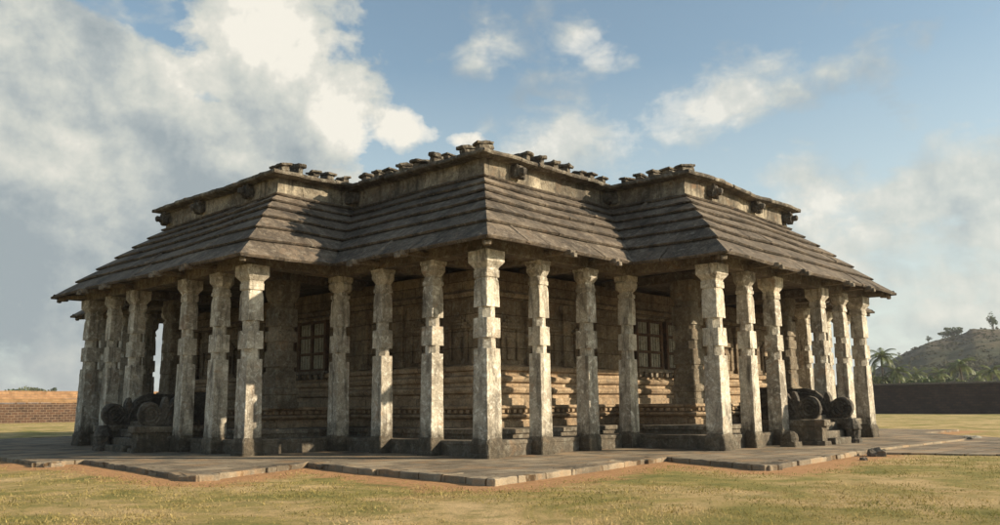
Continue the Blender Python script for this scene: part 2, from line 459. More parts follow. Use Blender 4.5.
# --- inner piers on the porch platforms
def pier_mb(seed):
    mb = MB()
    lv = [(1.30, .46, .04), (1.50, .46, .04), (1.52, .41, .04), (1.72, .41, .04), (1.74, .45, .03), (1.92, .45, .03), (1.95, .39, .03), (2.45, .38, .03), (2.47, .35, .08), (2.60, .35, .08), (2.62, .385, .03), (3.1, .375, .03), (3.12, .36, .14), (3.4, .36, .14), (3.42, .385, .03), (3.75, .38, .03), (3.77, .34, .10), (3.9, .34, .10), (3.92, .38, .03),
          (4.5, .37, .03), (4.52, .33, .12), (4.7, .33, .12), (4.72, .37, .08), (4.95, .42, .08), (5.2, .42, .05), (5.4, .42, .05)]
    ring_loft(mb, lv, 6, .1, .015, 2.4, seed); return mb
pier0 = None
for k in range(4):
    for (x, y) in ((8.75, -.88), (D - 8.4, -.88)):
        x2, y2 = rot4(x, y, k)
        if pier0 is None: o = pier0 = pier_mb(3.3).build("pier", M_pier, temple)
        else: o = pier0.copy(); o.parent = temple; COL.objects.link(o)
        o.location = (x2, y2, 0); o.rotation_euler.z = k * math.pi / 2

# --- stepped base and mouldings
mb = MB(); loft(mb, CROSS, [(.12, -.01), (.12, .30), (.10, .31), (.10, .40), (.13, .415), (1.2, .42)], .4, .02, 1.4, 4.)
mb.build("lower_bench", M_step, temple)
mb = MB(); loft(mb, CROSS, [(.86, .40), (.86, .54), (.80, .55), (.80, .66), (.84, .68), (1.9, .69)], .4, .015, 1.4, 9.)
mb.build("upper_bench", M_step, temple)
mb = MB()
loft(mb, CROSS, [(1.80, .68), (1.80, .86), (1.86, .88), (1.86, .93), (1.74, .97), (1.70, 1.02), (1.74, 1.07), (1.90, 1.10), (1.90, 1.20), (1.78, 1.22), (1.72, 1.26), (1.72, 1.30), (1.76, 1.34)], .35, .01, 1.6, 2.)
mb.build("plinth_moulding", M_base, temple)
mb = MB(); loft(mb, CROSS, [(1.76, 1.336), (1.95, 1.345), (3.3, 1.35)], .5, .006, 1., 6.); mb.build("platform_top", M_step, temple)
mb = MB(); q = offset(CROSS, 1.86); vs = []
for i in range(20):   # a running dentil band under the platform lip
    a = Vector(q[i]); b = Vector(q[(i + 1) % 20]); l = (b - a).length; e = (b - a).normalized(); nrm = Vector((e.y, -e.x))
    n = int(l / .25); w_ = l / n
    for t in range(n):
        for (u, o_) in ((.25, 0), (.25, .11), (.75, .11), (.75, 0)):
            c = a + e * (w_ * (t + u)) + nrm * o_; vs.append((c.x, c.y))
    
n = len(vs); mb.add([(x, y, 1.12) for x, y in vs] + [(x, y, 1.215) for x, y in vs], [(i, (i + 1) % n, (i + 1) % n + n, i + n) for i in range(n)] + [])
bi = []
for i in range(0, n, 4): bi.append((i + 0, i + 3, i + 2, i + 1)); bi.append((i + n, i + n + 1, i + n + 2, i + n + 3))
mb.f += bi
mb.build("dentil_course", M_base, temple)

SQ = [(0, 0), (D, 0), (D, D), (0, D)]
mb = MB()
loft(mb, SQ, [(2.08, 1.34), (2.08, 1.55), (2.16, 1.57), (2.16, 1.66), (2.05, 1.72), (2.02, 1.80), (2.05, 1.88), (2.2, 1.92), (2.2, 2.02), (2.10, 2.05), (2.06, 2.12), (2.06, 2.2), (2.24, 2.26), (2.24, 2.36), (2.12, 2.40), (2.10, 2.52), (2.16, 2.56), (2.32, 2.60)], .4, .012, 1.5, 12.)
mb.build("wall_moulding", M_base, temple)
mb = MB(); loft(mb, SQ, [(2.32, 2.59), (2.34, 4.6), (2.20, 4.66), (2.14, 4.8), (2.26, 4.9), (2.26, 5.5)], .4, .012, 1.3, 20.)
wall = mb.build("wall", M_wall, temple)
# pilasters and framed niches on the walls of the two visible sides (all four built alike)
for k in range(4):
    xf = Matrix.Translation((CC, CC, 0)) @ Matrix.Rotation(k * math.pi / 2, 4, 'Z') @ Matrix.Translation((-CC, -CC, 0))
    for x in (2.5, 4.35, 6.2, 8.05, 9.75, D - 9.75, D - 8.05, D - 6.2, D - 4.35, D - 2.5):
        mbp = MB(); block(mbp, x - .17, x + .17, 2.21, 2.345, 2.57, 4.62, .3, .012, 2., x, xf=xf)
        block(mbp, x - .27, x + .27, 2.13, 2.345, 4.35, 4.63, .2, .012, 2., x + 9, xf=xf)
        block(mbp, x - .24, x + .24, 2.16, 2.345, 2.57, 2.78, .2, .012, 2., x + 5, xf=xf)
        mbp.build('pilaster', M_wall, temple)
    for x in (3.43, 5.28, 7.1, D - 7.1, D - 5.28, D - 3.43):
        mbn = MB()
        for s in (-1, 1): block(mbn, x + s * .36 - .06, x + s * .36 + .06, 2.25, 2.345, 2.72, 3.7, .3, .01, 2., x, xf=xf)
        for j in range(4):      # stepped gable over the niche
            w = .52 - j * .13
            block(mbn, x - w, x + w, 2.22 + .01 * j, 2.345, 3.70 + j * .1, 3.80 + j * .1, .2, .012, 2., x + j, xf=xf)
        block(mbn, x - .16, x + .16, 2.24, 2.345, 2.72, 3.45, .12, .05, 4., x * 3, xf=xf)
        mbn.build('niche', M_wall, temple)
# grille windows behind the porches
for k in range(4):
    xf = Matrix.Translation((CC, CC, 0)) @ Matrix.Rotation(k * math.pi / 2, 4, 'Z') @ Matrix.Translation((-CC, -CC, 0))
    for s, (x0, x1) in enumerate(((10.25, 12.05), (D - 12.05, D - 10.25))):
        fr = MB()
        for a, b in ((x0, x0 + .14), (x1 - .14, x1), ((x0 + x1) / 2 - .06, (x0 + x1) / 2 + .06)): block(fr, a, b, 2.16, 2.37, 2.62, 4.5, .5, .006, 2., a, xf=xf)
        for z in (2.62, 3.22, 3.86, 4.38): block(fr, x0, x1, 2.175, 2.36, z, z + .10, .5, .006, 2., z, xf=xf)
        w = fr.build("window", M_wood, temple)
        pn = MB()
        block(pn, x0 + .1, x1 - .1, 2.26, 2.335, 2.66, 4.44, .6, .004, 2., 1., xf=xf)
        for i in range(9):
            xx = x0 + .2 + i * (x1 - x0 - .4) / 8
            block(pn, xx - .03, xx + .03, 2.225, 2.27, 2.7, 4.42, .8, .003, 2., 1., xf=xf, bevel=0)
        pn.build("grille", M_pane, w)
        sl = MB(); block(sl, x0 - .2, x1 + .2, 1.98, 2.32, 2.50, 2.63, .3, .012, 2., 2., xf=xf)
        for i in range(6):
            xx = x0 + i * (x1 - x0) / 5
            block(sl, xx - .09, xx + .09, 2.02, 2.3, 2.32, 2.51, .1, .02, 3., xx, xf=xf)
        sl.build("sill", M_plinth, w)

# --- beams, ceiling
mb = MB()
for k in range(4):
    xf = Matrix.Translation((CC, CC, 0)) @ Matrix.Rotation(k * math.pi / 2, 4, 'Z') @ Matrix.Translation((-CC, -CC, 0))
    hb = .24
    block(mb, -hb - .02, L + .02, -hb, hb, 5.40, 5.80, .4, .02, 1.4, k + 1., xf=xf)
    block(mb, L2 - .02, D - hb - .005, -hb + .003, hb + .003, 5.402, 5.797, .4, .02, 1.4, k + 2., xf=xf)
    block(mb, L - hb, L2 + hb, -P - hb, -P + hb, 5.395, 5.805, .4, .02, 1.4, k + 3., xf=xf)
    for x in (L, L2): block(mb, x - hb - .006, x + hb + .006, -P + hb - .02, .6, 5.404, 5.79, .4, .02, 1.4, k + 4., xf=xf)
    for x in (2.15, 4.3, D - 4.3, D - 2.15): block(mb, x - .17, x + .17, .2, 2.5, 5.38, 5.7, .4, .015, 1.4, x, xf=xf)
    for x in (8.75, D - 8.4): block(mb, x - .2, x + .2, -P + .2, 2.5, 5.39, 5.71, .4, .015, 1.4, x, xf=xf)
mb.build("beam_frame", M_beam, temple)
def rect_faces(z, ps):
    m_ = MB()
    for (x0, y0, x1, y1) in ps: m_.add([(x0, y0, z), (x1, y0, z), (x1, y1, z), (x0, y1, z)], [(0, 3, 2, 1)])
    return m_
rect_faces(5.74, [(-.05, -.05, D + .05, D + .05), (L, -P, L2, -.051), (L, D + .051, L2, D + P), (-P, L, -.051, L2), (D + .051, L, D + P, L2)]).build("ceiling", M_beam, temple)

# --- roof of overlapping slab courses
roof = empty("roof", parent=temple)
slope = .935; D0, Z0 = -1.16, 5.51
wts = [1.32, 1.12, 1.02, .95, .85, .78, .5]
tot = sum(wts); ds = [D0]; 
for w in wts: ds.append(ds[-1] + (1.92 - D0) * w / tot)
zs = [Z0 + (d - D0) * slope for d in ds]
T = .085
for k in range(len(wts)):
    mb = MB()
    d0, d1, z0, z1 = ds[k], ds[k + 1] + .06, zs[k], zs[k + 1]
    lo, hi = offset(CROSS, d0), offset(CROSS, d1)
    th = T * (1.0 if k else .9)
    for i in range(20):
        a0, b0, a1, b1 = Vector(lo[i]), Vector(lo[(i + 1) % 20]), Vector(hi[i]), Vector(hi[(i + 1) % 20])
        e = (b0 - a0).normalized(); nrm = Vector((e.y, -e.x))
        l0 = (b0 - a0).length; s1a = (a1 - a0).dot(e); s1b = (b1 - a0).dot(e)
        cuts = [0.]; x = max(0, s1a) + random.uniform(.6, 1.3)
        while x < min(l0, s1b) - .5:
            cuts.append(x); x += random.uniform(.85, 1.7)
        cuts.append(l0)
        for c in range(len(cuts) - 1):
            sl0, sl1 = cuts[c], cuts[c + 1]
            sh0 = s1a if c == 0 else sl0; sh1 = s1b if c == len(cuts) - 2 else sl1
            inner0, inner1 = c > 0, c < len(cuts) - 2
            dz = random.uniform(-.008, .008); dj = random.uniform(-.012, .012); til = random.uniform(-.006, .006)
            nu = max(2, int((sl1 - sl0) / .22)); nv = 3
            vs = []; fs = []
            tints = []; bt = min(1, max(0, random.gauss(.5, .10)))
            # rows: underside back, underside front, front top, ... , back top
            rows_def = [(-.30, 'u'), (0, 'u'), (0, 'f')] + [(.07, 't')] + [((j + 1) / nv, 't') for j in range(nv)]
            sd = random.uniform(0, 50)
            for (v, typ) in rows_def:
                for u in range(nu + 1):
                    t = u / nu
                    g = .011
                    vv = max(v, 0) if typ != 'u' else 0
                    s = (sl0 + (sl1 - sl0) * t) * (1 - vv) + (sh0 + (sh1 - sh0) * t) * vv
                    if u == 0 and inner0: s += g
                    if u == nu and inner1: s -= g
                    zt = z0 + th + (z1 + .012 - z0 - th) * vv + (dz + til * (t - .5)) * (1 - vv)
                    inset = (d1 - d0) * vv
                    if typ == 'u':
                        zt = z0 + dz * .5 + (0.0 if k == 0 else .03); inset = 0.05 if v == 0 else .32
                        if v < 0: zt += .32 * slope * .5 if k == 0 else .05
                    edge = dj * (1 - vv) + (nz((a0.x + e.x * s, a0.y + e.y * s, z0 * 3), 1.6, 3.) * .022 + nz((a0.x + e.x * s, a0.y + e.y * s, z0 * 3), 9, sd) * .008) * (1 - vv)
                    # the mitre: keep hips straight
                    if (u == 0 and not inner0) or (u == nu and not inner1): edge *= .15
                    p = a0 + e * s - nrm * inset + nrm * edge
                    zt += nz((p.x, p.y, zt), 1.8, sd) * .008 + nz((p.x, p.y, zt), .28, 3.) * .07
                    vs.append((p.x, p.y, zt)); tints.append({'u': 0.0, 'f': min(1, bt + .12), 't': bt}[typ])  # overhang shade and grime painted on undersides; worn, light-catching front edges painted paler
            R_ = len(rows_def); w_ = nu + 1
            for r in range(R_ - 1):
                for u in range(nu):
                    fs.append((r * w_ + u, r * w_ + u + 1, (r + 1) * w_ + u + 1, (r + 1) * w_ + u))
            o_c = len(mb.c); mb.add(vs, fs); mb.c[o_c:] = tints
            # batten stone over some joints, running down the slope
            if inner1 and random.random() < .07 and k < 6:
                vs = []; fs = []; n_ = 4
                for r in range(n_ + 1):
                    v = r / n_
                    for q, (du, dh) in enumerate(((-.09, -.02), (-.05, .035), (.05, .035), (.09, -.02))):
                        p = a0 + e * (sl1 + du + nz((sl1, v, k), 3) * .03) - nrm * ((d1 - d0) * v * .96 - .015)
                        vs.append((p.x, p.y, z0 + th + (z1 - z0 - th) * v + dh + nz((p.x, p.y, 0), .28, 3.) * .0))
                for r in range(n_):
                    for q in range(3): fs.append((r * 4 + q, r * 4 + q + 1, r * 4 + q + 5, r * 4 + q + 4))
                fs.append((0, 3, 2, 1))
                mb.add(vs, fs, .85)
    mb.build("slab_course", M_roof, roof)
# roof core under the slabs
mb = MB(); loft(mb, CROSS, [(.24, 5.76), (-.80, 5.70), (-.80, 5.72), (1.9, 8.16)], .8, .0)
mb.build("roof_core", M_beam, roof)

# --- parapet band and cornice
mb = MB(); loft(mb, CROSS, [(1.84, 8.0), (1.82, 8.30), (1.84, 8.6), (1.84, 8.84), (1.70, 8.88)], .3, .035, 1.2, 14.)
par = mb.build("parapet", M_band, temple)
mb = MB()
for i in range(20):
    o_ = offset(CROSS, 1.42); a = Vector(o_[i]); b = Vector(o_[(i + 1) % 20]); e = (b - a).normalized(); nrm = Vector((e.y, -e.x)); l = (b - a).length
    inn = offset(CROSS, 2.6); a1 = Vector(inn[i]); b1 = Vector(inn[(i + 1) % 20]); s1a = (a1 - a).dot(e); s1b = (b1 - a).dot(e)
    cuts = [0.]; x = max(0, s1a) + random.uniform(.3, .8)
    while x < min(l, s1b) - .5: cuts.append(x); x += random.uniform(.7, 1.5)
    cuts.append(l)
    for c in range(len(cuts) - 1):
        s0, s1 = cuts[c], cuts[c + 1]; h0 = s1a if c == 0 else s0; h1 = s1b if c == len(cuts) - 2 else s1
        nu = max(2, int((s1 - s0) / .2)); vs = []; fs = []; sd = random.uniform(0, 99); dz = random.uniform(-.02, .02); dj = random.uniform(-.03, .03)
        rows_def = [(1.0, 8.85), (.12, 8.85), (0, 8.88), (-.02, 8.93), (0, 9.0), (.10, 9.03), (1.0, 9.16)]
        for (v, z) in rows_def:
            for u in range(nu + 1):
                t = u / nu; vv = max(v, 0)
                s = (s0 + (s1 - s0) * t) * (1 - vv) + (h0 + (h1 - h0) * t) * vv
                p = a + e * s - nrm * 1.18 * v
                ed = (nz((p.x, p.y, z), 3., sd) * .05 + dj) * (1 - vv)
                if (u == 0 and c == 0) or (u == nu and c == len(cuts) - 2): ed *= .2
                p = p + nrm * ed
                vs.append((p.x, p.y, z + dz * (1 - vv) + nz((p.x, p.y, z), 2.2, sd) * .03 + nz((p.x, p.y, 0), .35, 8.) * .09))
        w_ = nu + 1
        for r in range(len(rows_def) - 1):
            for u in range(nu): fs.append((r * w_ + u, r * w_ + u + 1, (r + 1) * w_ + u + 1, (r + 1) * w_ + u))
        for u0 in (0, nu): fs.append(tuple(r * w_ + u0 for r in range(len(rows_def))))
        mb.add(vs, fs, min(1, max(0, random.gauss(.5, .2))))
mb.build("cornice", M_cornice, temple)
# flat top roof
q = offset(CROSS, 2.5); mb = MB()
xs = sorted(set(round(p[0], 3) for p in q)); 
x0, x1, x2, x3, x4, x5 = xs
for (a, b, c, d) in ((x1, x1, x4, x4), (x2, x0, x3, x1), (x2, x4, x3, x5), (x0, x2, x1, x3), (x4, x2, x5, x3)):
    block(mb, a - .02, c + .02, b - .02, d + .02, 8.6, 9.15, 1.2, .04, .6, a)
mb.build("top_slab", M_roof, temple)
# coping stones lying over the joints of the cornice
def coping(seed, w, dpt, h):
    m_ = MB()
    block(m_, -w * .32, w * .32, -dpt * .1, dpt * .9, -.06, h * .55, .1, .03, 4., seed, bevel=.02)
    block(m_, -w / 2, w / 2, -dpt * .25, dpt * .9, h * .5, h, .09, .045, 4., seed + 7, bevel=.03)
    return m_
cps = [coping(i * 3.1, random.uniform(.30, .42), random.uniform(.5, .8), random.uniform(.12, .25)).build("coping_stone", M_cornice, temple) for i in range(6)]
spots_c = []
y = 1.75
while y < 7.8: spots_c.append((1.52, y, -math.pi / 2)); y += random.uniform(.58, .78)
x = 3.5
while x < 7.8: spots_c.append((x, 1.52, 0)); x += random.uniform(.55, .75)
x = -1.25
while x < 1.4: spots_c.append((x, 7.95, 0)); x += random.uniform(.58, .7)
y = -1.35
while y < 1.3: spots_c.append((7.95, y, -math.pi / 2)); y += random.uniform(.5, .62)
for i, (x, y, a) in enumerate(spots_c):
    o = cps[i] if i < 6 else cps[random.randint(0, 5)].copy()
    if i >= 6: o.parent = temple; COL.objects.link(o)
    o.location = (x, y, 9.06 + nz((x, y, 0), .35, 8.) * .09); o.rotation_euler = (random.uniform(-.12, .14), random.uniform(-.18, .18), a + random.uniform(-.25, .25))
    s = random.uniform(.85, 1.15); o.scale = (s, s, random.uniform(.8, 1.2))
# carved brackets under the cornice: crouching beasts, dark with grime
def beast(seed):
    m_ = MB()
    block(m_, -.17, .17, -.34, .2, -.16, .2, .07, .05, 4.5, seed, bevel=.04)
    block(m_, -.11, .11, -.52, -.28, -.12, .09, .06, .035, 5., seed + 3, bevel=.04)
    for s in (-1, 1):
        block(m_, s * .17 - .06, s * .17 + .06, -.30, -.08, -.22, .02, .05, .03, 5., seed + 5 + s, bevel=.03)
        block(m_, s * .12 - .04, s * .12 + .04, -.30, -.2, .14, .25, .05, .02, 5., seed + 8 + s, bevel=.02)
    return m_
bs = [beast(i * 4.4 + 1).build("carved_bracket", M_dark, temple) for i in range(3)]
bsp = []
for k in range(4):
    fr_ = [(9.9, -P + 1.86, 0), (13.2, -P + 1.86, 0), (15.9, -P + 1.86, .3)]
    if k in (1, 3): fr_ = [(D - x, y, -a) for x, y, a in fr_]
    for (x, y, a) in [(8.15, 1.75, math.pi / 4), (D - 8.15, 1.75, -math.pi / 4)] + fr_ + ([(3.2, 1.86, 0)] if k % 2 == 0 else []):
        x2, y2 = rot4(x, y, k); bsp.append((x2, y2, a + k * math.pi / 2))
for i, (x, y, a) in enumerate(bsp):
    o = bs[i] if i < 3 else bs[i % 3].copy()
    if i >= 3: o.parent = temple; COL.objects.link(o)
    o.location = (x, y, 8.60); o.rotation_euler.z = a + random.uniform(-.1, .1)
# curled bracket ends under the eaves
def hook():
    m_ = MB()
    block(m_, -.09, .09, -.86, .1, 5.50, 5.64, .2, .012, 3., 1.)
    block(m_, -.13, .13, -1.02, -.80, 5.42, 5.60, .06, .02, 5., 4., bevel=.03)
    block(m_, -.09, .09, -1.09, -1.00, 5.36, 5.50, .05, .015, 5., 8., bevel=.02)
    return m_
hk = hook().build("eave_bracket", M_beam, temple); first = True
for k in range(4):
    for (x, y, a) in ((0, 0, -math.pi / 4), (2.15, 0, 0), (4.3, 0, 0), (L, -P, -math.pi / 4), (L + 2., -P, 0), (L + 3.9, -P, 0), (L + 7.65, -P, 0), (L + 9.65, -P, 0), (L2, -P, math.pi / 4), (D - 4.3, 0, 0), (D - 2.15, 0, 0)):
        x2, y2 = rot4(x, y, k)
        o = hk if first else hk.copy()
        if not first: o.parent = temple; COL.objects.link(o)
        first = False
        o.location = (x2, y2, 0); o.rotation_euler.z = a + k * math.pi / 2
        if abs(a) > .1: o.scale = (1, 1.25, 1)

# --- porch stairs with scrolled balustrades
def outline_extrude(mb, pts, x0, x1, amp=.012, seed=0.):
    n = len(pts); vs = []; fs = []
    xs_ = [x0, x0 + .03, x1 - .03, x1]
    cy_ = sum(p[0] for p in pts) / n; cz_ = sum(p[1] for p in pts) / n
    for q, x in enumerate(xs_):
        s = .975 if q in (0, 3) else 1.
        for (y, z) in pts: vs.append((x, cy_ + (y - cy_) * s, cz_ + (z - cz_) * s))
    for q in range(3):
        for i in range(n):
            j = (i + 1) % n; fs.append((q * n + i, q * n + j, (q + 1) * n + j, (q + 1) * n + i))
    fs.append(tuple(range(n))[::-1]); fs.append(tuple(3 * n + i for i in range(n)))
    mb.add(rough(vs, amp, 3., seed), fs)
def baluster(seed):
    """a parapet that sweeps down from the porch and ends in a big coil"""
    m_ = MB(); pts = []
    cy_, cz_, r_ = -3.97, 1.16, .37
    for i in range(23):
        a = math.radians(-100 - i * 10.2)   # round the coil, lower back to top
        pts.append((cy_ + r_ * math.cos(a), cz_ + r_ * math.sin(a)))
    pts += [(-3.66, 1.34), (-3.62, 1.30), (-3.58, 1.52), (-3.52, 1.68), (-3.44, 1.70), (-3.38, 1.56), (-3.34, 1.40), (-3.24, 1.62), (-3.08, 1.76), (-2.75, 1.84), (-2.3, 1.84), (-1.9, 1.84), (-1.9, .80), (-3.0, .80)]
    outline_extrude(m_, pts[::-1], -.10, .10, .03, seed)
    for s in (-1, 1):
        path = []; rad = []
        for i in range(46):
            a = math.radians(-60 + i * 20); rr = .34 - .28 * i / 45
            path.append((s * .105, cy_ + rr * math.cos(a), cz_ + rr * math.sin(a))); rad.append(.06 - .02 * i / 45)
        tube(m_, path, rad, 6)
        tube(m_, [(s * .105, y_, z_) for y_, z_ in ((-3.5, 1.0), (-3.35, 1.35), (-3.1, 1.58), (-2.7, 1.66), (-2.0, 1.68))], .045, 6)
        for q in range(5):   # mane of curls behind the coil
            yy, zz = -3.32 + .24 * (q % 3), 1.0 + .25 * (q // 3)
            path = [(s * .10, yy + (.10 - .008 * i) * math.cos(i * .6 + q), zz + (.10 - .008 * i) * math.sin(i * .6 + q)) for i in range(12)]
            tube(m_, path, .03, 5)
    return m_
stair_master = None
for k in (0, 1, 2, 3):
    ang = k * math.pi / 2
    if stair_master is None:
        st = empty("staircase", parent=temple)
        for i, (ya, yb, zt) in enumerate(((-4.45, -1.7, .2), (-4.15, -1.7, .42), (-3.85, -1.7, .68), (-3.5, -1.7, .92), (-3.05, -1.7, 1.14), (-2.6, -1.3, 1.36))):
            m_ = MB(); hw = .68 if i == 0 else 1.07; block(m_, -hw, hw, ya, -1.3 - i * .01, -.02 if i == 0 else zt - .25, zt, .25, .018, 2., i * 3.)
            m_.build("step", M_step, st)
        for s in (-1, 1):
            cx_ = s * 1.32
            m_ = MB()
            block(m_, cx_ - .26, cx_ + .26, -4.48, -1.75, -.02, .14, .2, .02, 2., s + 2.)
            block(m_, cx_ - .20, cx_ + .20, -4.38, -1.75, .13, .60, .2, .015, 2., s + 5.)
            block(m_, cx_ - .26, cx_ + .26, -4.50, -1.75, .59, .80, .2, .02, 2., s + 8.)
            bb = m_.build("balustrade", M_plinth, st)
            sc = baluster(s * 3.).build("scroll", M_dark, bb); sc.location = (cx_, 0, 0)
        m_ = MB()   # broken newel stub in front of the far balustrade
        ring_loft(m_, [(-.02, .22, .1), (.12, .24, .1), (.14, .19, .09), (.42, .21, .1), (.46, .25, .12), (.62, .22, .12), (.80, .12, .06)], 3, .06, .03, 4., 5.)
        nw = m_.build("newel", M_dark, st); nw.location = (.93, -4.42, 0)
        stair_master = st
    else:
        st = copy_tree(stair_master, temple)
    x2, y2 = rot4(CC, 0, k)
    st.location = (x2, y2, 0); st.rotation_euler.z = ang
    if k == 3: st.scale = (-1, 1, 1)

# ------------------------------------------------------------------ pavement
PAVE = [(-7.52, 12.73), (-7.91, 7.8), (-7.3, 8.5), (-6.75, 8.45), (-7.61, .72), (-3.80, 2.45), (-4.63, -4.56), (2.99, -3.44), (1.5, -6.93), (8.92, -6.31), (18., -6.5), (20.8, -5.9), (24.4, -3.2), (29., -3.4), (29.5, 29), (-3.5, 29), (-7.7, 21)]
def dense(poly, step, jit, skip=()):
    out = []
    for i in range(len(poly)):
        a, b = Vector(poly[i]), Vector(poly[(i + 1) % len(poly)]); n = max(1, int((b - a).length / step)); e = (b - a).normalized()
        for t in range(n):
            p = a + (b - a) * t / n
            if t: p += Vector((e.y, -e.x)) * random.uniform(-jit, jit)
            out.append((p.x, p.y))
    return out
pv = dense(PAVE, .45, .05)
me_v = [(x, y, 0) for x, y in pv] + [(x, y, -.25) for x, y in pv]
n = len(pv)
mb = MB(); mb.add(me_v, [tuple(range(n))] + [(i, i + n, (i + 1) % n + n, (i + 1) % n) for i in range(n)])
pav = mb.build("pavement", M_pave); tag(pav, kind="structure")
import bmesh
bm = bmesh.new(); bm.from_mesh(pav.data); bmesh.ops.recalc_face_normals(bm, faces=bm.faces); bmesh.ops.triangulate(bm, faces=[f for f in bm.faces if len(f.verts) > 4]); bm.to_mesh(pav.data); bm.free()
# kerb of rough stones, broken here and there
mb = MB()
for i in range(len(PAVE) - 1):
    a, b = Vector(PAVE[i]), Vector(PAVE[i + 1]); e = (b - a).normalized(); l = (b - a).length; s = 0.; ang = math.atan2(e.y, e.x)
    nrm = Vector((e.y, -e.x))
    if i in (9, 10, 11, 12, 13): continue
    while s < l - .05:
        w = min(random.uniform(.5, 1.2) if random.random() < .3 else random.uniform(1.4, 3.6), l - s)
        if random.random() > .06:
            p = a + e * s + nrm * random.uniform(-.03, .04)
            xf = Matrix.Translation((p.x, p.y, 0)) @ Matrix.Rotation(ang + random.uniform(-.03, .03), 4, 'Z')
            block(mb, .006, w - .006, -.07, .45, -.24, random.uniform(.002, .014), .14, .026, 2.2, s + i * 7, tint=min(1, max(0, random.gauss(.5, .16))), xf=xf, bevel=.02)
        s += w
kerb = mb.build("kerb", M_pave); tag(kerb, kind="structure")
# low worn paving that runs out to the right of the temple
PATH = [(8.6, -5.9), (9.3, -8.0), (9.9, -13), (13, -20), (24, -19), (20.8, -8.1), (24.5, -2.2), (20, 0)]
pp = dense(PATH, .8, .22)
mb = MB(); mb.add([(x, y, -.06) for x, y in pp] + [(x, y, -.3) for x, y in pp], [tuple(range(len(pp)))] + [(i, i + len(pp), (i + 1) % len(pp) + len(pp), (i + 1) % len(pp)) for i in range(len(pp))])
pth = mb.build("path", M_pave); tag(pth, kind="structure")
bm = bmesh.new(); bm.from_mesh(pth.data); bmesh.ops.recalc_face_normals(bm, faces=bm.faces); bmesh.ops.triangulate(bm, faces=[f for f in bm.faces if len(f.verts) > 4]); bm.to_mesh(pth.data); bm.free()

# ------------------------------------------------------------------ ground
GZ = -.105
def seg_dist(px, py, poly):
    d = np.full(px.shape, 1e9); inside = np.zeros(px.shape, bool)
    n = len(poly)
    for i in range(n):
        ax, ay = poly[i]; bx, by = poly[(i + 1) % n]
        ex, ey = bx - ax, by - ay; t = np.clip(((px - ax) * ex + (py - ay) * ey) / (ex * ex + ey * ey), 0, 1)
        d = np.minimum(d, np.hypot(px - ax - t * ex, py - ay - t * ey))
        c = ((ay > py) != (by > py)) & (px < (bx - ax) * (py - ay) / ((by - ay) if by != ay else 1e-9) + ax)
        inside ^= c
    return d, inside
def axis():
    a = list(np.arange(-30, 40.01, .5)); s = .6; x = 40.
    while x < 2500: s *= 1.13; x += s; a.append(x)
    s = .6; x = -30.
    while x > -2500: s *= 1.13; x -= s; a.insert(0, x)
    return np.array(a)
ax_ = axis(); GX, GY = np.meshgrid(ax_, ax_); gx, gy = GX.ravel(), GY.ravel()
dd, ins = seg_dist(gx, gy, PAVE); 
gz = np.array([GZ + .03 * nz((x, y, 0), .12) if abs(x) < 120 and abs(y) < 120 else GZ for x, y in zip(gx, gy)])
gz = np.where(ins & (dd > .4), -.3, gz); gz = np.where(gz > -.09, -.09, gz)
k = len(ax_); fs = [(j * k + i, j * k + i + 1, (j + 1) * k + i + 1, (j + 1) * k + i) for j in range(k - 1) for i in range(k - 1)]
me = bpy.data.meshes.new("ground"); me.from_pydata(np.stack([gx, gy, gz], 1).tolist(), [], fs)
at = me.attributes.new("soil", 'FLOAT', 'POINT')
soil = np.exp(-np.where(ins, 0, dd) / 1.5) * 1.1
at.data.foreach_set("value", soil.astype(np.float32)); me.materials.append(M_ground)
me.polygons.foreach_set("use_smooth", [True] * len(me.polygons))
g = bpy.data.objects.new("ground", me); COL.objects.link(g); tag(g, kind="structure")

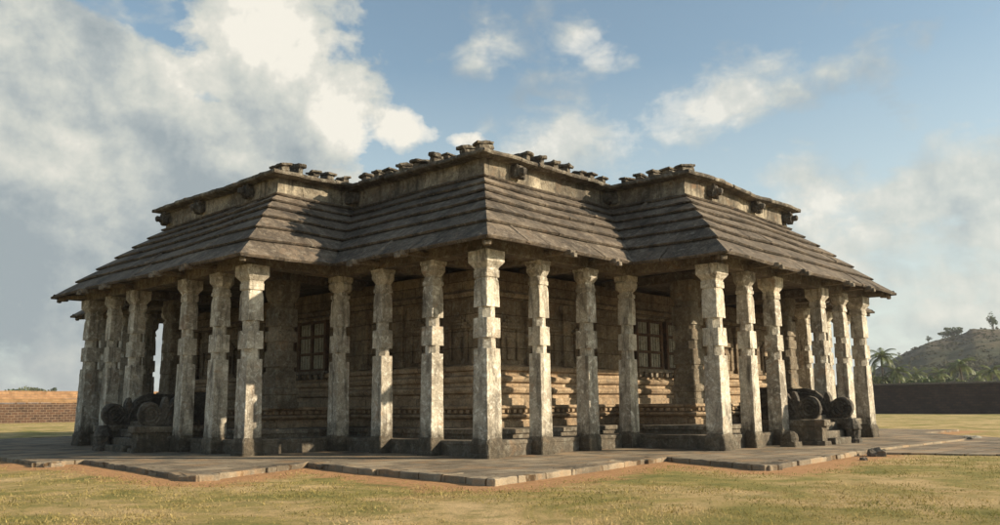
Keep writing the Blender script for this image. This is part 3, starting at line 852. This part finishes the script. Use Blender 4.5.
# short dry grass as blades
def grass():
    nb = 150000
    r = 7.0 + 30 * rng.random(nb) ** 1.25; an = YAW + np.radians(rng.uniform(-36, 36, nb))
    x = CX + r * np.sin(an); y = CY + r * np.cos(an)
    d, i = seg_dist(x, y, PAVE); d2, i2 = seg_dist(x, y, PATH)
    patch = np.array([nz((a, b, 0), .45, 2.) + .6 * nz((a, b, 0), 1.7, 7.) for a, b in zip(x, y)])
    keep = (~i) & (~i2) & (d > .5 + .5 * rng.random(nb)) & (patch + rng.normal(0, .22, nb) > -.12)
    x, y, patch, r = x[keep], y[keep], patch[keep], r[keep]; n = len(x)
    tuft = np.array([nz((p, q, 0), 2.1, 5.) for p, q in zip(x, y)]); h = (.02 + .035 * rng.random(n) ** 2) * np.where(tuft > .45, 1.6, 1.) * (1 + .5 * np.clip(patch, 0, 1)); w = .006 + .006 * rng.random(n) + r * .00018
    a = rng.random(n) * 6.283; lean = rng.normal(0, .6, (n, 2)) * h[:, None]
    z = np.full(n, GZ - .01) + .03 * np.array([nz((p, q, 0), .12) for p, q in zip(x, y)])
    v = np.zeros((n, 3, 3))
    v[:, 0] = np.stack([x - w * np.cos(a), y - w * np.sin(a), z], 1); v[:, 1] = np.stack([x + w * np.cos(a), y + w * np.sin(a), z], 1)
    v[:, 2] = np.stack([x + lean[:, 0], y + lean[:, 1], z + h], 1)
    me = bpy.data.meshes.new("grass"); me.vertices.add(n * 3); me.vertices.foreach_set("co", v.ravel().astype(np.float32))
    me.loops.add(n * 3); me.loops.foreach_set("vertex_index", np.arange(n * 3, dtype=np.int32))
    me.polygons.add(n); me.polygons.foreach_set("loop_start", np.arange(0, n * 3, 3, dtype=np.int32)); me.update()
    t = me.attributes.new("tint", 'FLOAT', 'POINT'); t.data.foreach_set("value", np.repeat(np.clip(rng.normal(.55, .12, n), 0, 1), 3).astype(np.float32))
    me.materials.append(M_grass); o = bpy.data.objects.new("grass", me); COL.objects.link(o)
    tag(o, "short dry yellow green grass growing over the lawn", "grass", kind="stuff")
grass()

# loose stones
def lump(name, loc, sx, sy, sz, seed, mat, rz=0.):
    m_ = MB(); block(m_, -sx, sx, -sy, sy, -.05, sz, min(sx, sy) / 2.5, min(sx, sy, sz) * .55, 2.2 / max(sx, sy), seed, bevel=min(sx, sy) * .3)
    o = m_.build(name, mat); o.location = loc; o.rotation_euler.z = rz; return o
tag(lump("rock", (8.0, -6.95, GZ), .30, .2, .17, 3., M_rock, .4), "dark rough rock lying on the grass by the pavement edge right of the stairs", "rock")
tag(lump("rock", (6.1, -7.3, GZ), .09, .07, .06, 8., M_rock, .9), "small dark stone on the grass in front of the pavement edge", "rock")
tag(lump("stone_slab", (20.6, -6.0, -.09), .55, .3, .11, 5., M_pale, .7), "pale broken stone slab lying on the worn paving at the right", "stone")
tag(lump("stone_slab", (19.3, -6.3, -.09), .22, .16, .1, 9., M_rock, .2), "small dark stone chunk beside the pale broken slab", "stone")
gs = empty("guard_stone", (9.55, -3.85, 0)); tag(gs, "small round topped carved stone on a square foot between the column and the stairs", "carved stone")
m_ = MB(); ring_loft(m_, [(-.01, .26, .03), (.15, .25, .03)], 4, .07, .02, 4., 1.); m_.build("foot", M_plinth, gs)
m_ = MB(); ring_loft(m_, [(.15, .20, .09), (.25, .22, .12), (.38, .18, .10), (.46, .10, .05), (.48, .03, .01)], 4, .04, .02, 4., 2.); m_.build("dome", M_plinth, gs)

# ------------------------------------------------------------------ compound walls
def wall_run(name, x0, x1, y0, y1, hts, mats, label):
    o = empty(name, ((x0 + x1) / 2, (y0 + y1) / 2, GZ)); tag(o, label, "wall")
    cx_, cy_ = o.location.x, o.location.y; z = 0.; parts = ["brick_face", "ledge", "coping"]
    for q, (h, inset) in enumerate(hts):
        m_ = MB(); ins_ = inset
        block(m_, x0 - cx_ - ins_, x1 - cx_ + ins_, y0 - cy_ - ins_, y1 - cy_ + ins_, z - (.3 if q == 0 else 0), z + h, 1.5, .05, .3, q * 5. + x0)
        m_.build(parts[q], mats[q], o); z += h
    return o
RWX, LWY = 92., 84.
hr = height_at(940, 382.5, (RWX - CX) / .955) - GZ
hl = height_at(40, 391, (LWY - CY) / .945) - GZ
wall_run("compound_wall", RWX, RWX + .8, -90, LWY + 2, [(hr - .35, 0), (.15, .08), (.2, .02)], [M_brick4, M_brick4, M_rock], "long dark brick boundary wall behind the temple on the right below the hill")
wall_run("compound_wall", -70, RWX - .2, LWY, LWY + .8, [(hl * .62, 0), (hl * .13, -.02), (hl * .25, -.30)], [M_brick, M_brick3, M_brick2], "brick boundary wall with an orange top seen past the left end of the temple")

# ------------------------------------------------------------------ hill
def hill():
    prof = [(700, 399), (800, 396), (850, 386), (868, 374), (885, 364), (905, 353.5), (925, 344.5), (945, 340), (962, 335.5), (972, 330), (1000, 329.5), (1060, 328), (1150, 335), (1300, 372), (1400, 396)]
    DI = 430.
    az = []; hh = []
    for px, py in prof:
        d = ray(px, py); az.append(math.atan2(d.x, d.y)); hh.append(max(0., height_at(px, py, DI)))
    A = np.linspace(az[0], az[-1], 230); H = np.interp(A, az, hh)
    V_ = np.linspace(-1, 1.6, 90); vs = []; k_ = len(A)
    for v in V_:
        for a, h in zip(A, H):
            r = DI + v * 170.
            s = (1 - min(1, abs(v)) ** 1.5) if v < 0 else (1 - min(1, v / 1.6) ** 2)
            x, y = CX + r * math.sin(a), CY + r * math.cos(a)
            z = h * s + (nz((x, y, 0), .02) * 2 + nz((x, y, 0), .07, 3) * 1.1 + nz((x, y, 0), .22, 9) * .8) * min(1, h / 15) * (s if v > 0 else 1) * (.3 + .7 * min(1, abs(v) * 4)) - 1.5 * (1 - s)
            vs.append((x, y, z + GZ))
    fs = [(j * k_ + i, j * k_ + i + 1, (j + 1) * k_ + i + 1, (j + 1) * k_ + i) for j in range(len(V_) - 1) for i in range(k_ - 1)]
    M, nt, b = mat_new("hill_scrub_ground")
    pos = nt.nodes.new("ShaderNodeNewGeometry").outputs["Position"]
    a = noise_n(nt, pos, .03, 8, .65, .5)
    c = ramp(nt, a, [(.36, (.035, .045, .018)), (.50, (.06, .065, .028)), (.62, (.12, .098, .05)), (.78, (.20, .145, .085))])
    sx = nt.nodes.new("ShaderNodeSeparateXYZ"); nt.links.new(pos, sx.inputs[0])
    hh_ = math_n(nt, 'ADD', math_n(nt, 'DIVIDE', sx.outputs[2], 40.), math_n(nt, 'MULTIPLY', math_n(nt, 'SUBTRACT', noise_n(nt, pos, .04, 7, .7), .5), 1.6))
    c = mixc(nt, ramp(nt, hh_, [(.5, G3(0)), (.85, G3(.75))]), c, (.17, .12, .07))
    c = mixc(nt, .6, c, ramp(nt, noise_n(nt, pos, .35, 6, .75), [(.35, G3(.35)), (.65, G3(1.2))]), 'MULTIPLY')
    nt.links.new(c, b.inputs["Base Color"]); bump(nt, b, noise_n(nt, pos, .3, 6, .75), 2.5, 1.)
    mb = MB(); mb.add(vs, fs); o = mb.build("hill", M, smooth=True); tag(o, kind="structure")
    return A, H, DI, az, hh
A_, H_, DI, AZ_, HH_ = hill()
def hill_h(az, r):
    h = float(np.interp(az, AZ_, HH_)); v = (r - DI) / 170.
    s = (1 - min(1, abs(v)) ** 1.5) if v < 0 else (1 - min(1, v / 1.6) ** 2)
    return h * s + GZ - 1.5 * (1 - s)

def leaves(mb, c, rx, ry, rz_, n, size, seed, clumps=9, flat=0.):
    r_ = np.random.default_rng(seed); cl = []
    for _ in range(clumps):
        d = r_.normal(size=3); d /= np.linalg.norm(d); d *= r_.random() ** .4 * .75
        cl.append((d, .28 + .25 * r_.random(), r_.normal(.5, .2)))
    for _ in range(n):
        d, rr, tn = cl[r_.integers(clumps)]
        q = r_.normal(size=3); q /= np.linalg.norm(q); q *= rr * (.55 + .5 * r_.random())
        p = np.array([(d[0] + q[0]) * rx, (d[1] + q[1]) * ry, (d[2] + q[2] * (1 - flat)) * rz_]) + np.array(c)
        u = r_.normal(size=3); u /= np.linalg.norm(u); w = np.cross(u, r_.normal(size=3)); w /= np.linalg.norm(w)
        s = size * (.6 + .8 * r_.random())
        mb.add([p - u * s, p - w * s * .55, p + u * s, p + w * s * .55], [(0, 1, 2, 3)], float(np.clip(tn + r_.normal(0, .12), 0, 1)))

# scrub covering the hill
mb = MB()
r_ = np.random.default_rng(5)
for i in range(1100):
    az = r_.uniform(AZ_[2], AZ_[-4]); v = r_.uniform(-.95, -.02); r = DI + v * 170
    x, y = CX + r * math.sin(az), CY + r * math.cos(az)
    if v > -.6 and nz((x, y, 0), .03) < .02 + r_.normal(0, .2): continue
    h = hill_h(az, r); s = r_.uniform(.7, 2.0) * (1.5 if v < -.6 else .62 if v < -.12 else .35)
    leaves(mb, (x, y, h + s * .3 + 1.5 * nz((x, y, 0), .02)), s, s, s * .6, 30, .32 * s ** .5, i, 5)
sc = mb.build("hill_scrub", M_scrub); tag(sc, "dark green scrub covering the hillside", "scrub", kind="stuff")

def broad_tree(px, dist, base_z, rx, rz_, trunk_h, n, leaf, label, seed, mat, flat=.0, name="tree", group=None):
    p = spot(px, dist, base_z); t = empty(name, p); tag(t, label, "tree", group)
    m_ = MB(); tube(m_, [(0, 0, -1), (.05, 0, trunk_h * .5), (.2, .1, trunk_h)], [.055 * trunk_h + .12, .05 * trunk_h + .08, .04 * trunk_h + .05], 7)
    r_ = random.Random(seed)
    for i in range(6):
        a = i * 1.05 + r_.random(); e = Vector((math.cos(a) * rx * .6, math.sin(a) * rx * .6, trunk_h + rz_ * (.5 + .5 * r_.random())))
        tube(m_, [(.2, .1, trunk_h * .9), Vector((.2, .1, trunk_h)).lerp(e, .5) + Vector((0, 0, -.1)), e], [.12 + .02 * trunk_h, .08, .04], 5)
    m_.build("trunk", M_bark, t)
    m_ = MB(); leaves(m_, (0, 0, trunk_h + rz_ * .55), rx, rx, rz_, n, leaf, seed, 14, flat); m_.build("crown", mat, t)
    return t
def hz(px, d): 
    q = spot(px, d); az = math.atan2(q.x - CX, q.y - CY); return hill_h(az, d)
broad_tree(957, DI - 2, hz(957, DI - 2) - .4, 5.6, 2.5, 1.7, 1500, .42, "wide flat crowned tree standing alone on the hill top", 3, M_leaf, .2)
broad_tree(934, DI - 2, hz(934, DI - 2) - .3, 1.8, 1.2, 2.0, 130, .3, "small sparse tree on the hill slope left of the flat crowned tree", 4, M_leaf2)
broad_tree(1001, DI - 2, hz(1001, DI - 2) - .3, 2.2, 3.4, 3.0, 500, .4, "tall tree on the hill cut by the right edge of the photo", 6, M_leaf)
broad_tree(903, DI - 2, hz(903, DI - 2) - .3, .9, .8, 1.3, 40, .25, "tiny bare tree low on the hill outline", 9, M_leaf2)
tw = empty("mast", spot(968, DI - 4, hz(968, DI - 4) - .2)); tag(tw, "thin pole standing on the hill right of the flat crowned tree", "pole")
m_ = MB(); tube(m_, [(0, 0, 0), (0, 0, 3.2)], [.09, .06], 6); m_.build("pole", M_bark, tw)
m_ = MB(); tube(m_, [(-.35, 0, 2.9), (.35, 0, 2.9)], .05, 5); m_.build("cross_arm", M_bark, tw)

# palms behind the right wall
def palm(px, dist, crown_y, R_, seed, label):
    ztop = height_at(px, crown_y, dist); p = spot(px, dist, GZ); H = ztop - GZ
    t = empty("palm_tree", p); tag(t, label, "palm tree", "palms beyond the right wall")
    r_ = random.Random(seed); lx, ly = r_.uniform(-.08, .08) * H, r_.uniform(-.08, .08) * H
    m_ = MB(); tube(m_, [(lx * u * u, ly * u * u, H * u - (.5 if u == 0 else 0)) for u in (0, .25, .5, .75, 1)], [.26, .2, .18, .16, .15], 8); m_.build("trunk", M_bark, t)
    m_ = MB()
    for i in range(22):
        a = i * 2.4 + r_.uniform(-.3, .3); el = r_.uniform(-.35, 1.25); ln = R_ * r_.uniform(.8, 1.1); tn = r_.uniform(.2, .95)
        pts = []; x = 0.; z = 0.; e = el
        for s in range(9):
            pts.append(Vector((lx + x * math.cos(a), ly + x * math.sin(a), H + z))); x += math.cos(e) * ln / 8; z += math.sin(e) * ln / 8; e -= .22
        side_ = Vector((-math.sin(a), math.cos(a), 0))
        for s in range(1, 9):
            for q in (0, .5):
                b0 = pts[s - 1].lerp(pts[s], q); dr = (pts[s] - pts[s - 1]).normalized(); L_ = R_ * .23 * (1 - abs(s - 4) / 6.5)
                for sg in (-1, 1):
                    tip = b0 + side_ * sg * L_ + dr * L_ * .55 - Vector((0, 0, L_ * .55))
                    m_.add([b0, b0 + dr * R_ * .055, tip], [(0, 1, 2)], tn)
    m_.build("crown", M_palm, t)
    return t
plm = [(885, 150, 357, 3.6, "tall coconut palm right beside the temple's last column"),
       (965, 165, 366, 3.4, "tall coconut palm in the middle of the row above the right wall"),
       (992, 175, 372, 3.1, "palm near the right edge of the photo above the wall"),
       (921, 185, 374, 3.0, "low palm above the wall left of the middle tall palm"),
       (943, 190, 374, 2.9, "small dark palm just left of the middle tall palm"),
       (902, 150, 372, 2.8, "short bright palm right of the tall palm by the temple"),
       (979, 180, 376, 2.6, "short palm between the middle tall palm and the edge one")]
for i, a in enumerate(plm): palm(a[0], a[1], a[2], a[3], 20 + i, a[4])
# bushes between the palms
bl = ["round olive bush at the foot of the palm beside the temple", "pale bush left of the short bright palm", "green bush right of the short bright palm", "dark bush below the low palm", "olive bush left of the small dark palm",
      "green bush just left of the middle tall palm", "dark bush just right of the middle tall palm", "olive bush below the palm near the right edge", "green bush at the far right edge above the wall"]
for i, (px, py, rr) in enumerate(((878, 370, 3.2), (893, 373, 2.8), (909, 375, 2.6), (925, 377, 2.4), (936, 378, 2.6), (953, 378, 2.3), (972, 379, 2.4), (986, 380, 2.5), (1002, 379, 2.6))):
    dist = 150 + 5 * (i % 3) ; zt = height_at(px, py, dist)
    broad_tree(px, dist, GZ, rr * 1.3, 2.0, zt - GZ - 3.2, 700, .34, bl[i], 40 + i, (M_leaf2, M_leaf)[i % 2], name="bush", group="bushes beyond the right wall")["category"] = "bush"
# far tree line beyond the left wall
for i, (px, py, rr, lb) in enumerate(((16, 389.5, 5., "distant dark tree at the far left above the brick wall"), (27, 387.5, 6., "broad hazy tree behind the left brick wall"), (40, 389, 6., "low hazy tree right of the broad one behind the left wall"))):
    zt = height_at(px, py, 420); broad_tree(px, 420, GZ, rr, 2.4, zt - GZ - 3.4, 500, .55, lb, 60 + i, M_leaf2 if i else M_leaf)
zt = height_at(53, 388, 420); broad_tree(53, 420, GZ, 1.6, 1.6, zt - GZ - 2., 160, .4, "small round tree on a bare trunk above the left wall", 70, M_leaf)

# ------------------------------------------------------------------ light
SX, SY, SZ = .69, -1., .49
hd = math.hypot(SX, SY); EL = math.atan2(SZ, hd)
sd_ = bpy.data.lights.new("sun", 'SUN'); sd_.energy = 5.0; sd_.angle = math.radians(.55); sd_.color = (1.0, .86, .65)
so = bpy.data.objects.new("sun", sd_); COL.objects.link(so)
so.rotation_euler = Vector((SX, SY, SZ)).to_track_quat('Z', 'Y').to_euler()

w = bpy.data.worlds.new("World"); scene.world = w; w.use_nodes = True
nt = w.node_tree; nt.nodes.clear()
out = nt.nodes.new("ShaderNodeOutputWorld")
sky = nt.nodes.new("ShaderNodeTexSky"); sky.sky_type = 'NISHITA'; sky.sun_disc = False
sky.sun_elevation = EL; sky.sun_rotation = math.atan2(SX, SY); sky.air_density = 1.0; sky.dust_density = 1.6; sky.ozone_density = 1.0
bg1 = nt.nodes.new("ShaderNodeBackground"); bg1.inputs[1].default_value = .094
hs = nt.nodes.new("ShaderNodeHueSaturation"); hs.inputs["Saturation"].default_value = .85; hs.inputs["Value"].default_value = 1.0; nt.links.new(mixc(nt, 1., sky.outputs[0], (1.0, 1.16, 1.08), 'MULTIPLY'), hs.inputs["Color"])
nt.links.new(hs.outputs[0], bg1.inputs[0])
gen = nt.nodes.new("ShaderNodeTexCoord").outputs["Generated"]
def vdot(v, a):
    n_ = nt.nodes.new("ShaderNodeVectorMath"); n_.operation = 'DOT_PRODUCT'; nt.links.new(v, n_.inputs[0]); n_.inputs[1].default_value = a; return n_.outputs["Value"]
def vsub(v, a):
    n_ = nt.nodes.new("ShaderNodeVectorMath"); n_.operation = 'SUBTRACT'; nt.links.new(v, n_.inputs[0]); n_.inputs[1].default_value = a; return n_.outputs[0]
def blobs(lst):
    """soft elliptical banks of cloud in given compass directions: (px, py, rx, ry, tilt deg, weight)"""
    acc = None
    for (px, py, rx, ry, tl, wgt) in lst:
        d = ray(px, py); r0 = Vector((d.y, -d.x, 0)).normalized(); u0 = r0.cross(d).normalized()
        t = math.radians(tl); ea = (r0 * math.cos(t) + u0 * math.sin(t)) * (FOC / rx); eb = (u0 * math.cos(t) - r0 * math.sin(t)) * (FOC / ry)
        q = vsub(gen, d)
        x = vdot(q, ea); y = vdot(q, eb)
        rr = math_n(nt, 'SQRT', math_n(nt, 'ADD', math_n(nt, 'MULTIPLY', x, x), math_n(nt, 'MULTIPLY', y, y)))
        mr = nt.nodes.new("ShaderNodeMapRange"); mr.interpolation_type = 'SMOOTHSTEP'
        mr.inputs["From Min"].default_value = .1; mr.inputs["From Max"].default_value = 1.25; mr.inputs["To Min"].default_value = wgt; mr.inputs["To Max"].default_value = 0
        nt.links.new(rr, mr.inputs["Value"])
        acc = mr.outputs[0] if acc is None else math_n(nt, 'MAXIMUM', acc, mr.outputs[0])
    return acc
cn1 = noise_n(nt, gen, 9., 14, .58, .12)
cn2 = noise_n(nt, gen, 3.2, 10, .55, .1)
mpv = N(nt, "ShaderNodeMapping"); mpv.inputs["Scale"].default_value = (1, 1, 2.2); nt.links.new(gen, mpv.inputs["Vector"])
cn3 = noise_n(nt, mpv.outputs[0], 16., 13, .62, .3)
def dens_of(mask, a1, a2, a3):
    t = math_n(nt, 'ADD', mask, math_n(nt, 'MULTIPLY', math_n(nt, 'SUBTRACT', cn1, .5), a1))
    t = math_n(nt, 'ADD', t, math_n(nt, 'MULTIPLY', math_n(nt, 'SUBTRACT', cn2, .5), a2))
    return math_n(nt, 'ADD', t, math_n(nt, 'MULTIPLY', math_n(nt, 'SUBTRACT', cn3, .5), a3))
big = blobs([(40, 110, 190, 170, 0, 1.2), (190, 130, 170, 140, 0, 1.2), (275, 55, 110, 120, 0, 1.2), (330, 110, 80, 90, -25, 1.2), (385, 125, 62, 36, -15, .95), (60, 260, 300, 170, 0, 1.2), (280, 200, 170, 110, 0, 1.1),
             (-300, 120, 400, 300, 0, 1.2), (-200, -260, 400, 200, 10, .9), (300, -60, 90, 90, 0, .9), (20, 20, 90, 60, 0, 1.), (465, 140, 26, 12, 0, .75)])
hole = blobs([(122, 4, 60, 26, -8, .9), (203, 99, 26, 14, 0, .45), (170, 35, 34, 16, -20, .35)])
wisp = blobs([(590, 142, 120, 42, 8, .95), (700, 112, 140, 42, 12, 1.0), (790, 88, 90, 30, 5, .85), (545, 160, 50, 26, 0, .62), (578, 33, 34, 20, 8, .85), (602, 60, 26, 22, 50, .66), (626, 63, 26, 18, 0, .62), (470, 57, 24, 20, 40, .62),
              (516, 48, 32, 16, 0, .52), (516, 97, 22, 12, 0, .5), (835, 195, 90, 50, -15, .9), (870, 260, 160, 100, 0, .95), (960, 200, 130, 70, 10, 1.0), (1000, 270, 200, 120, 0, 1.0), (895, 120, 22, 50, 20, .50), (1160, 200, 200, 120, 0, .8), (930, 320, 200, 60, 0, .5)])
db = math_n(nt, 'SUBTRACT', dens_of(big, 2.1, .8, .9), hole)
dw = dens_of(wisp, 2.6, .6, 2.1)
fb = ramp(nt, db, [(.36, G3(0)), (.48, G3(.55)), (.66, G3(1))])
fwp = ramp(nt, dw, [(.18, G3(0)), (.52, G3(.36)), (1.0, G3(.82))])
cfac = math_n(nt, 'MAXIMUM', fb, fwp)
bright = blobs([(190, 70, 170, 90, 0, .62), (60, 150, 150, 90, 0, .45), (300, 40, 110, 110, 0, .92), (350, 110, 80, 70, -30, 1.1), (400, 130, 60, 40, 0, 1.1), (300, 150, 110, 90, 0, .6), (60, 60, 60, 70, -50, .62), (120, 75, 50, 40, 0, .5), (700, 110, 220, 60, 10, .85), (900, 220, 260, 150, 0, .75),
                (1200, 240, 300, 200, 0, .8), (540, 140, 80, 40, 0, .85), (590, 45, 60, 40, 0, 1.), (20, 20, 50, 40, 0, .6), (465, 140, 40, 30, 0, 1.), (490, 55, 60, 30, 0, .8), (100, 330, 300, 70, 0, .2)])
def shifted(k_):
    n_ = nt.nodes.new("ShaderNodeVectorMath"); n_.operation = 'ADD'; nt.links.new(gen, n_.inputs[0]); n_.inputs[1].default_value = Vector((.30, -.30, .80)) * k_
    return noise_n(nt, n_.outputs[0], 9., 14, .58, .12)
relief = math_n(nt, 'SUBTRACT', cn1, shifted(.022))
bright = math_n(nt, 'ADD', bright, math_n(nt, 'MULTIPLY', relief, 2.2))
bl2 = math_n(nt, 'ADD', bright, math_n(nt, 'ADD', math_n(nt, 'MULTIPLY', math_n(nt, 'SUBTRACT', noise_n(nt, gen, 8., 14, .58, .15), .5), 1.7), math_n(nt, 'MULTIPLY', math_n(nt, 'SUBTRACT', cn3, .5), .5)))
ccol = ramp(nt, bl2, [(.0, (.27, .315, .335)), (.30, (.36, .395, .395)), (.60, (.49, .505, .465)), (.85, (.60, .59, .53)), (1.1, (.72, .69, .61))])
bg2 = nt.nodes.new("ShaderNodeBackground"); bg2.inputs[1].default_value = .77; nt.links.new(ccol, bg2.inputs[0])
# pale air low over the horizon
sz_ = nt.nodes.new("ShaderNodeSeparateXYZ"); nt.links.new(gen, sz_.inputs[0])
low = ramp(nt, sz_.outputs[2], [(.0, G3(.85)), (.12, G3(.6)), (.38, G3(0))])
bg3 = nt.nodes.new("ShaderNodeBackground"); bg3.inputs[0].default_value = (.56, .60, .57, 1); bg3.inputs[1].default_value = .80
m0 = nt.nodes.new("ShaderNodeMixShader"); nt.links.new(low, m0.inputs[0]); nt.links.new(bg1.outputs[0], m0.inputs[1]); nt.links.new(bg3.outputs[0], m0.inputs[2])
mx = nt.nodes.new("ShaderNodeMixShader"); nt.links.new(math_n(nt, 'MULTIPLY', cfac, 1.0), mx.inputs[0]); nt.links.new(m0.outputs[0], mx.inputs[1]); nt.links.new(bg2.outputs[0], mx.inputs[2])
nt.links.new(mx.outputs[0], out.inputs[0])

# ------------------------------------------------------------------ air
HZ = 0.00024
if HZ:
    M = bpy.data.materials.new("air"); M.use_nodes = True; n2 = M.node_tree; n2.nodes.clear()
    o_ = n2.nodes.new("ShaderNodeOutputMaterial"); v_ = n2.nodes.new("ShaderNodeVolumePrincipled"); v_.inputs["Density"].default_value = HZ; v_.inputs["Color"].default_value = (.95, .96, 1, 1); v_.inputs["Anisotropy"].default_value = .3
    n2.links.new(v_.outputs[0], o_.inputs["Volume"])
    mb = MB(); a_ = 2700.; mb.add([(x, y, z) for z in (-4., 56.) for x, y in ((-a_, -a_), (a_, -a_), (a_, a_), (-a_, a_))], [(3, 2, 1, 0), (4, 5, 6, 7), (0, 1, 5, 4), (1, 2, 6, 5), (2, 3, 7, 6), (3, 0, 4, 7)])
    hzo = mb.build("haze", M); tag(hzo, kind="stuff"); tag(hzo, "thin pale evening haze over the whole scene", "haze")

scene.view_settings.view_transform = 'Standard'; scene.view_settings.look = 'None'; scene.view_settings.gamma = 1.0; scene.view_settings.exposure = 0.74
scene.cycles.max_bounces = 6; scene.cycles.use_denoising = True
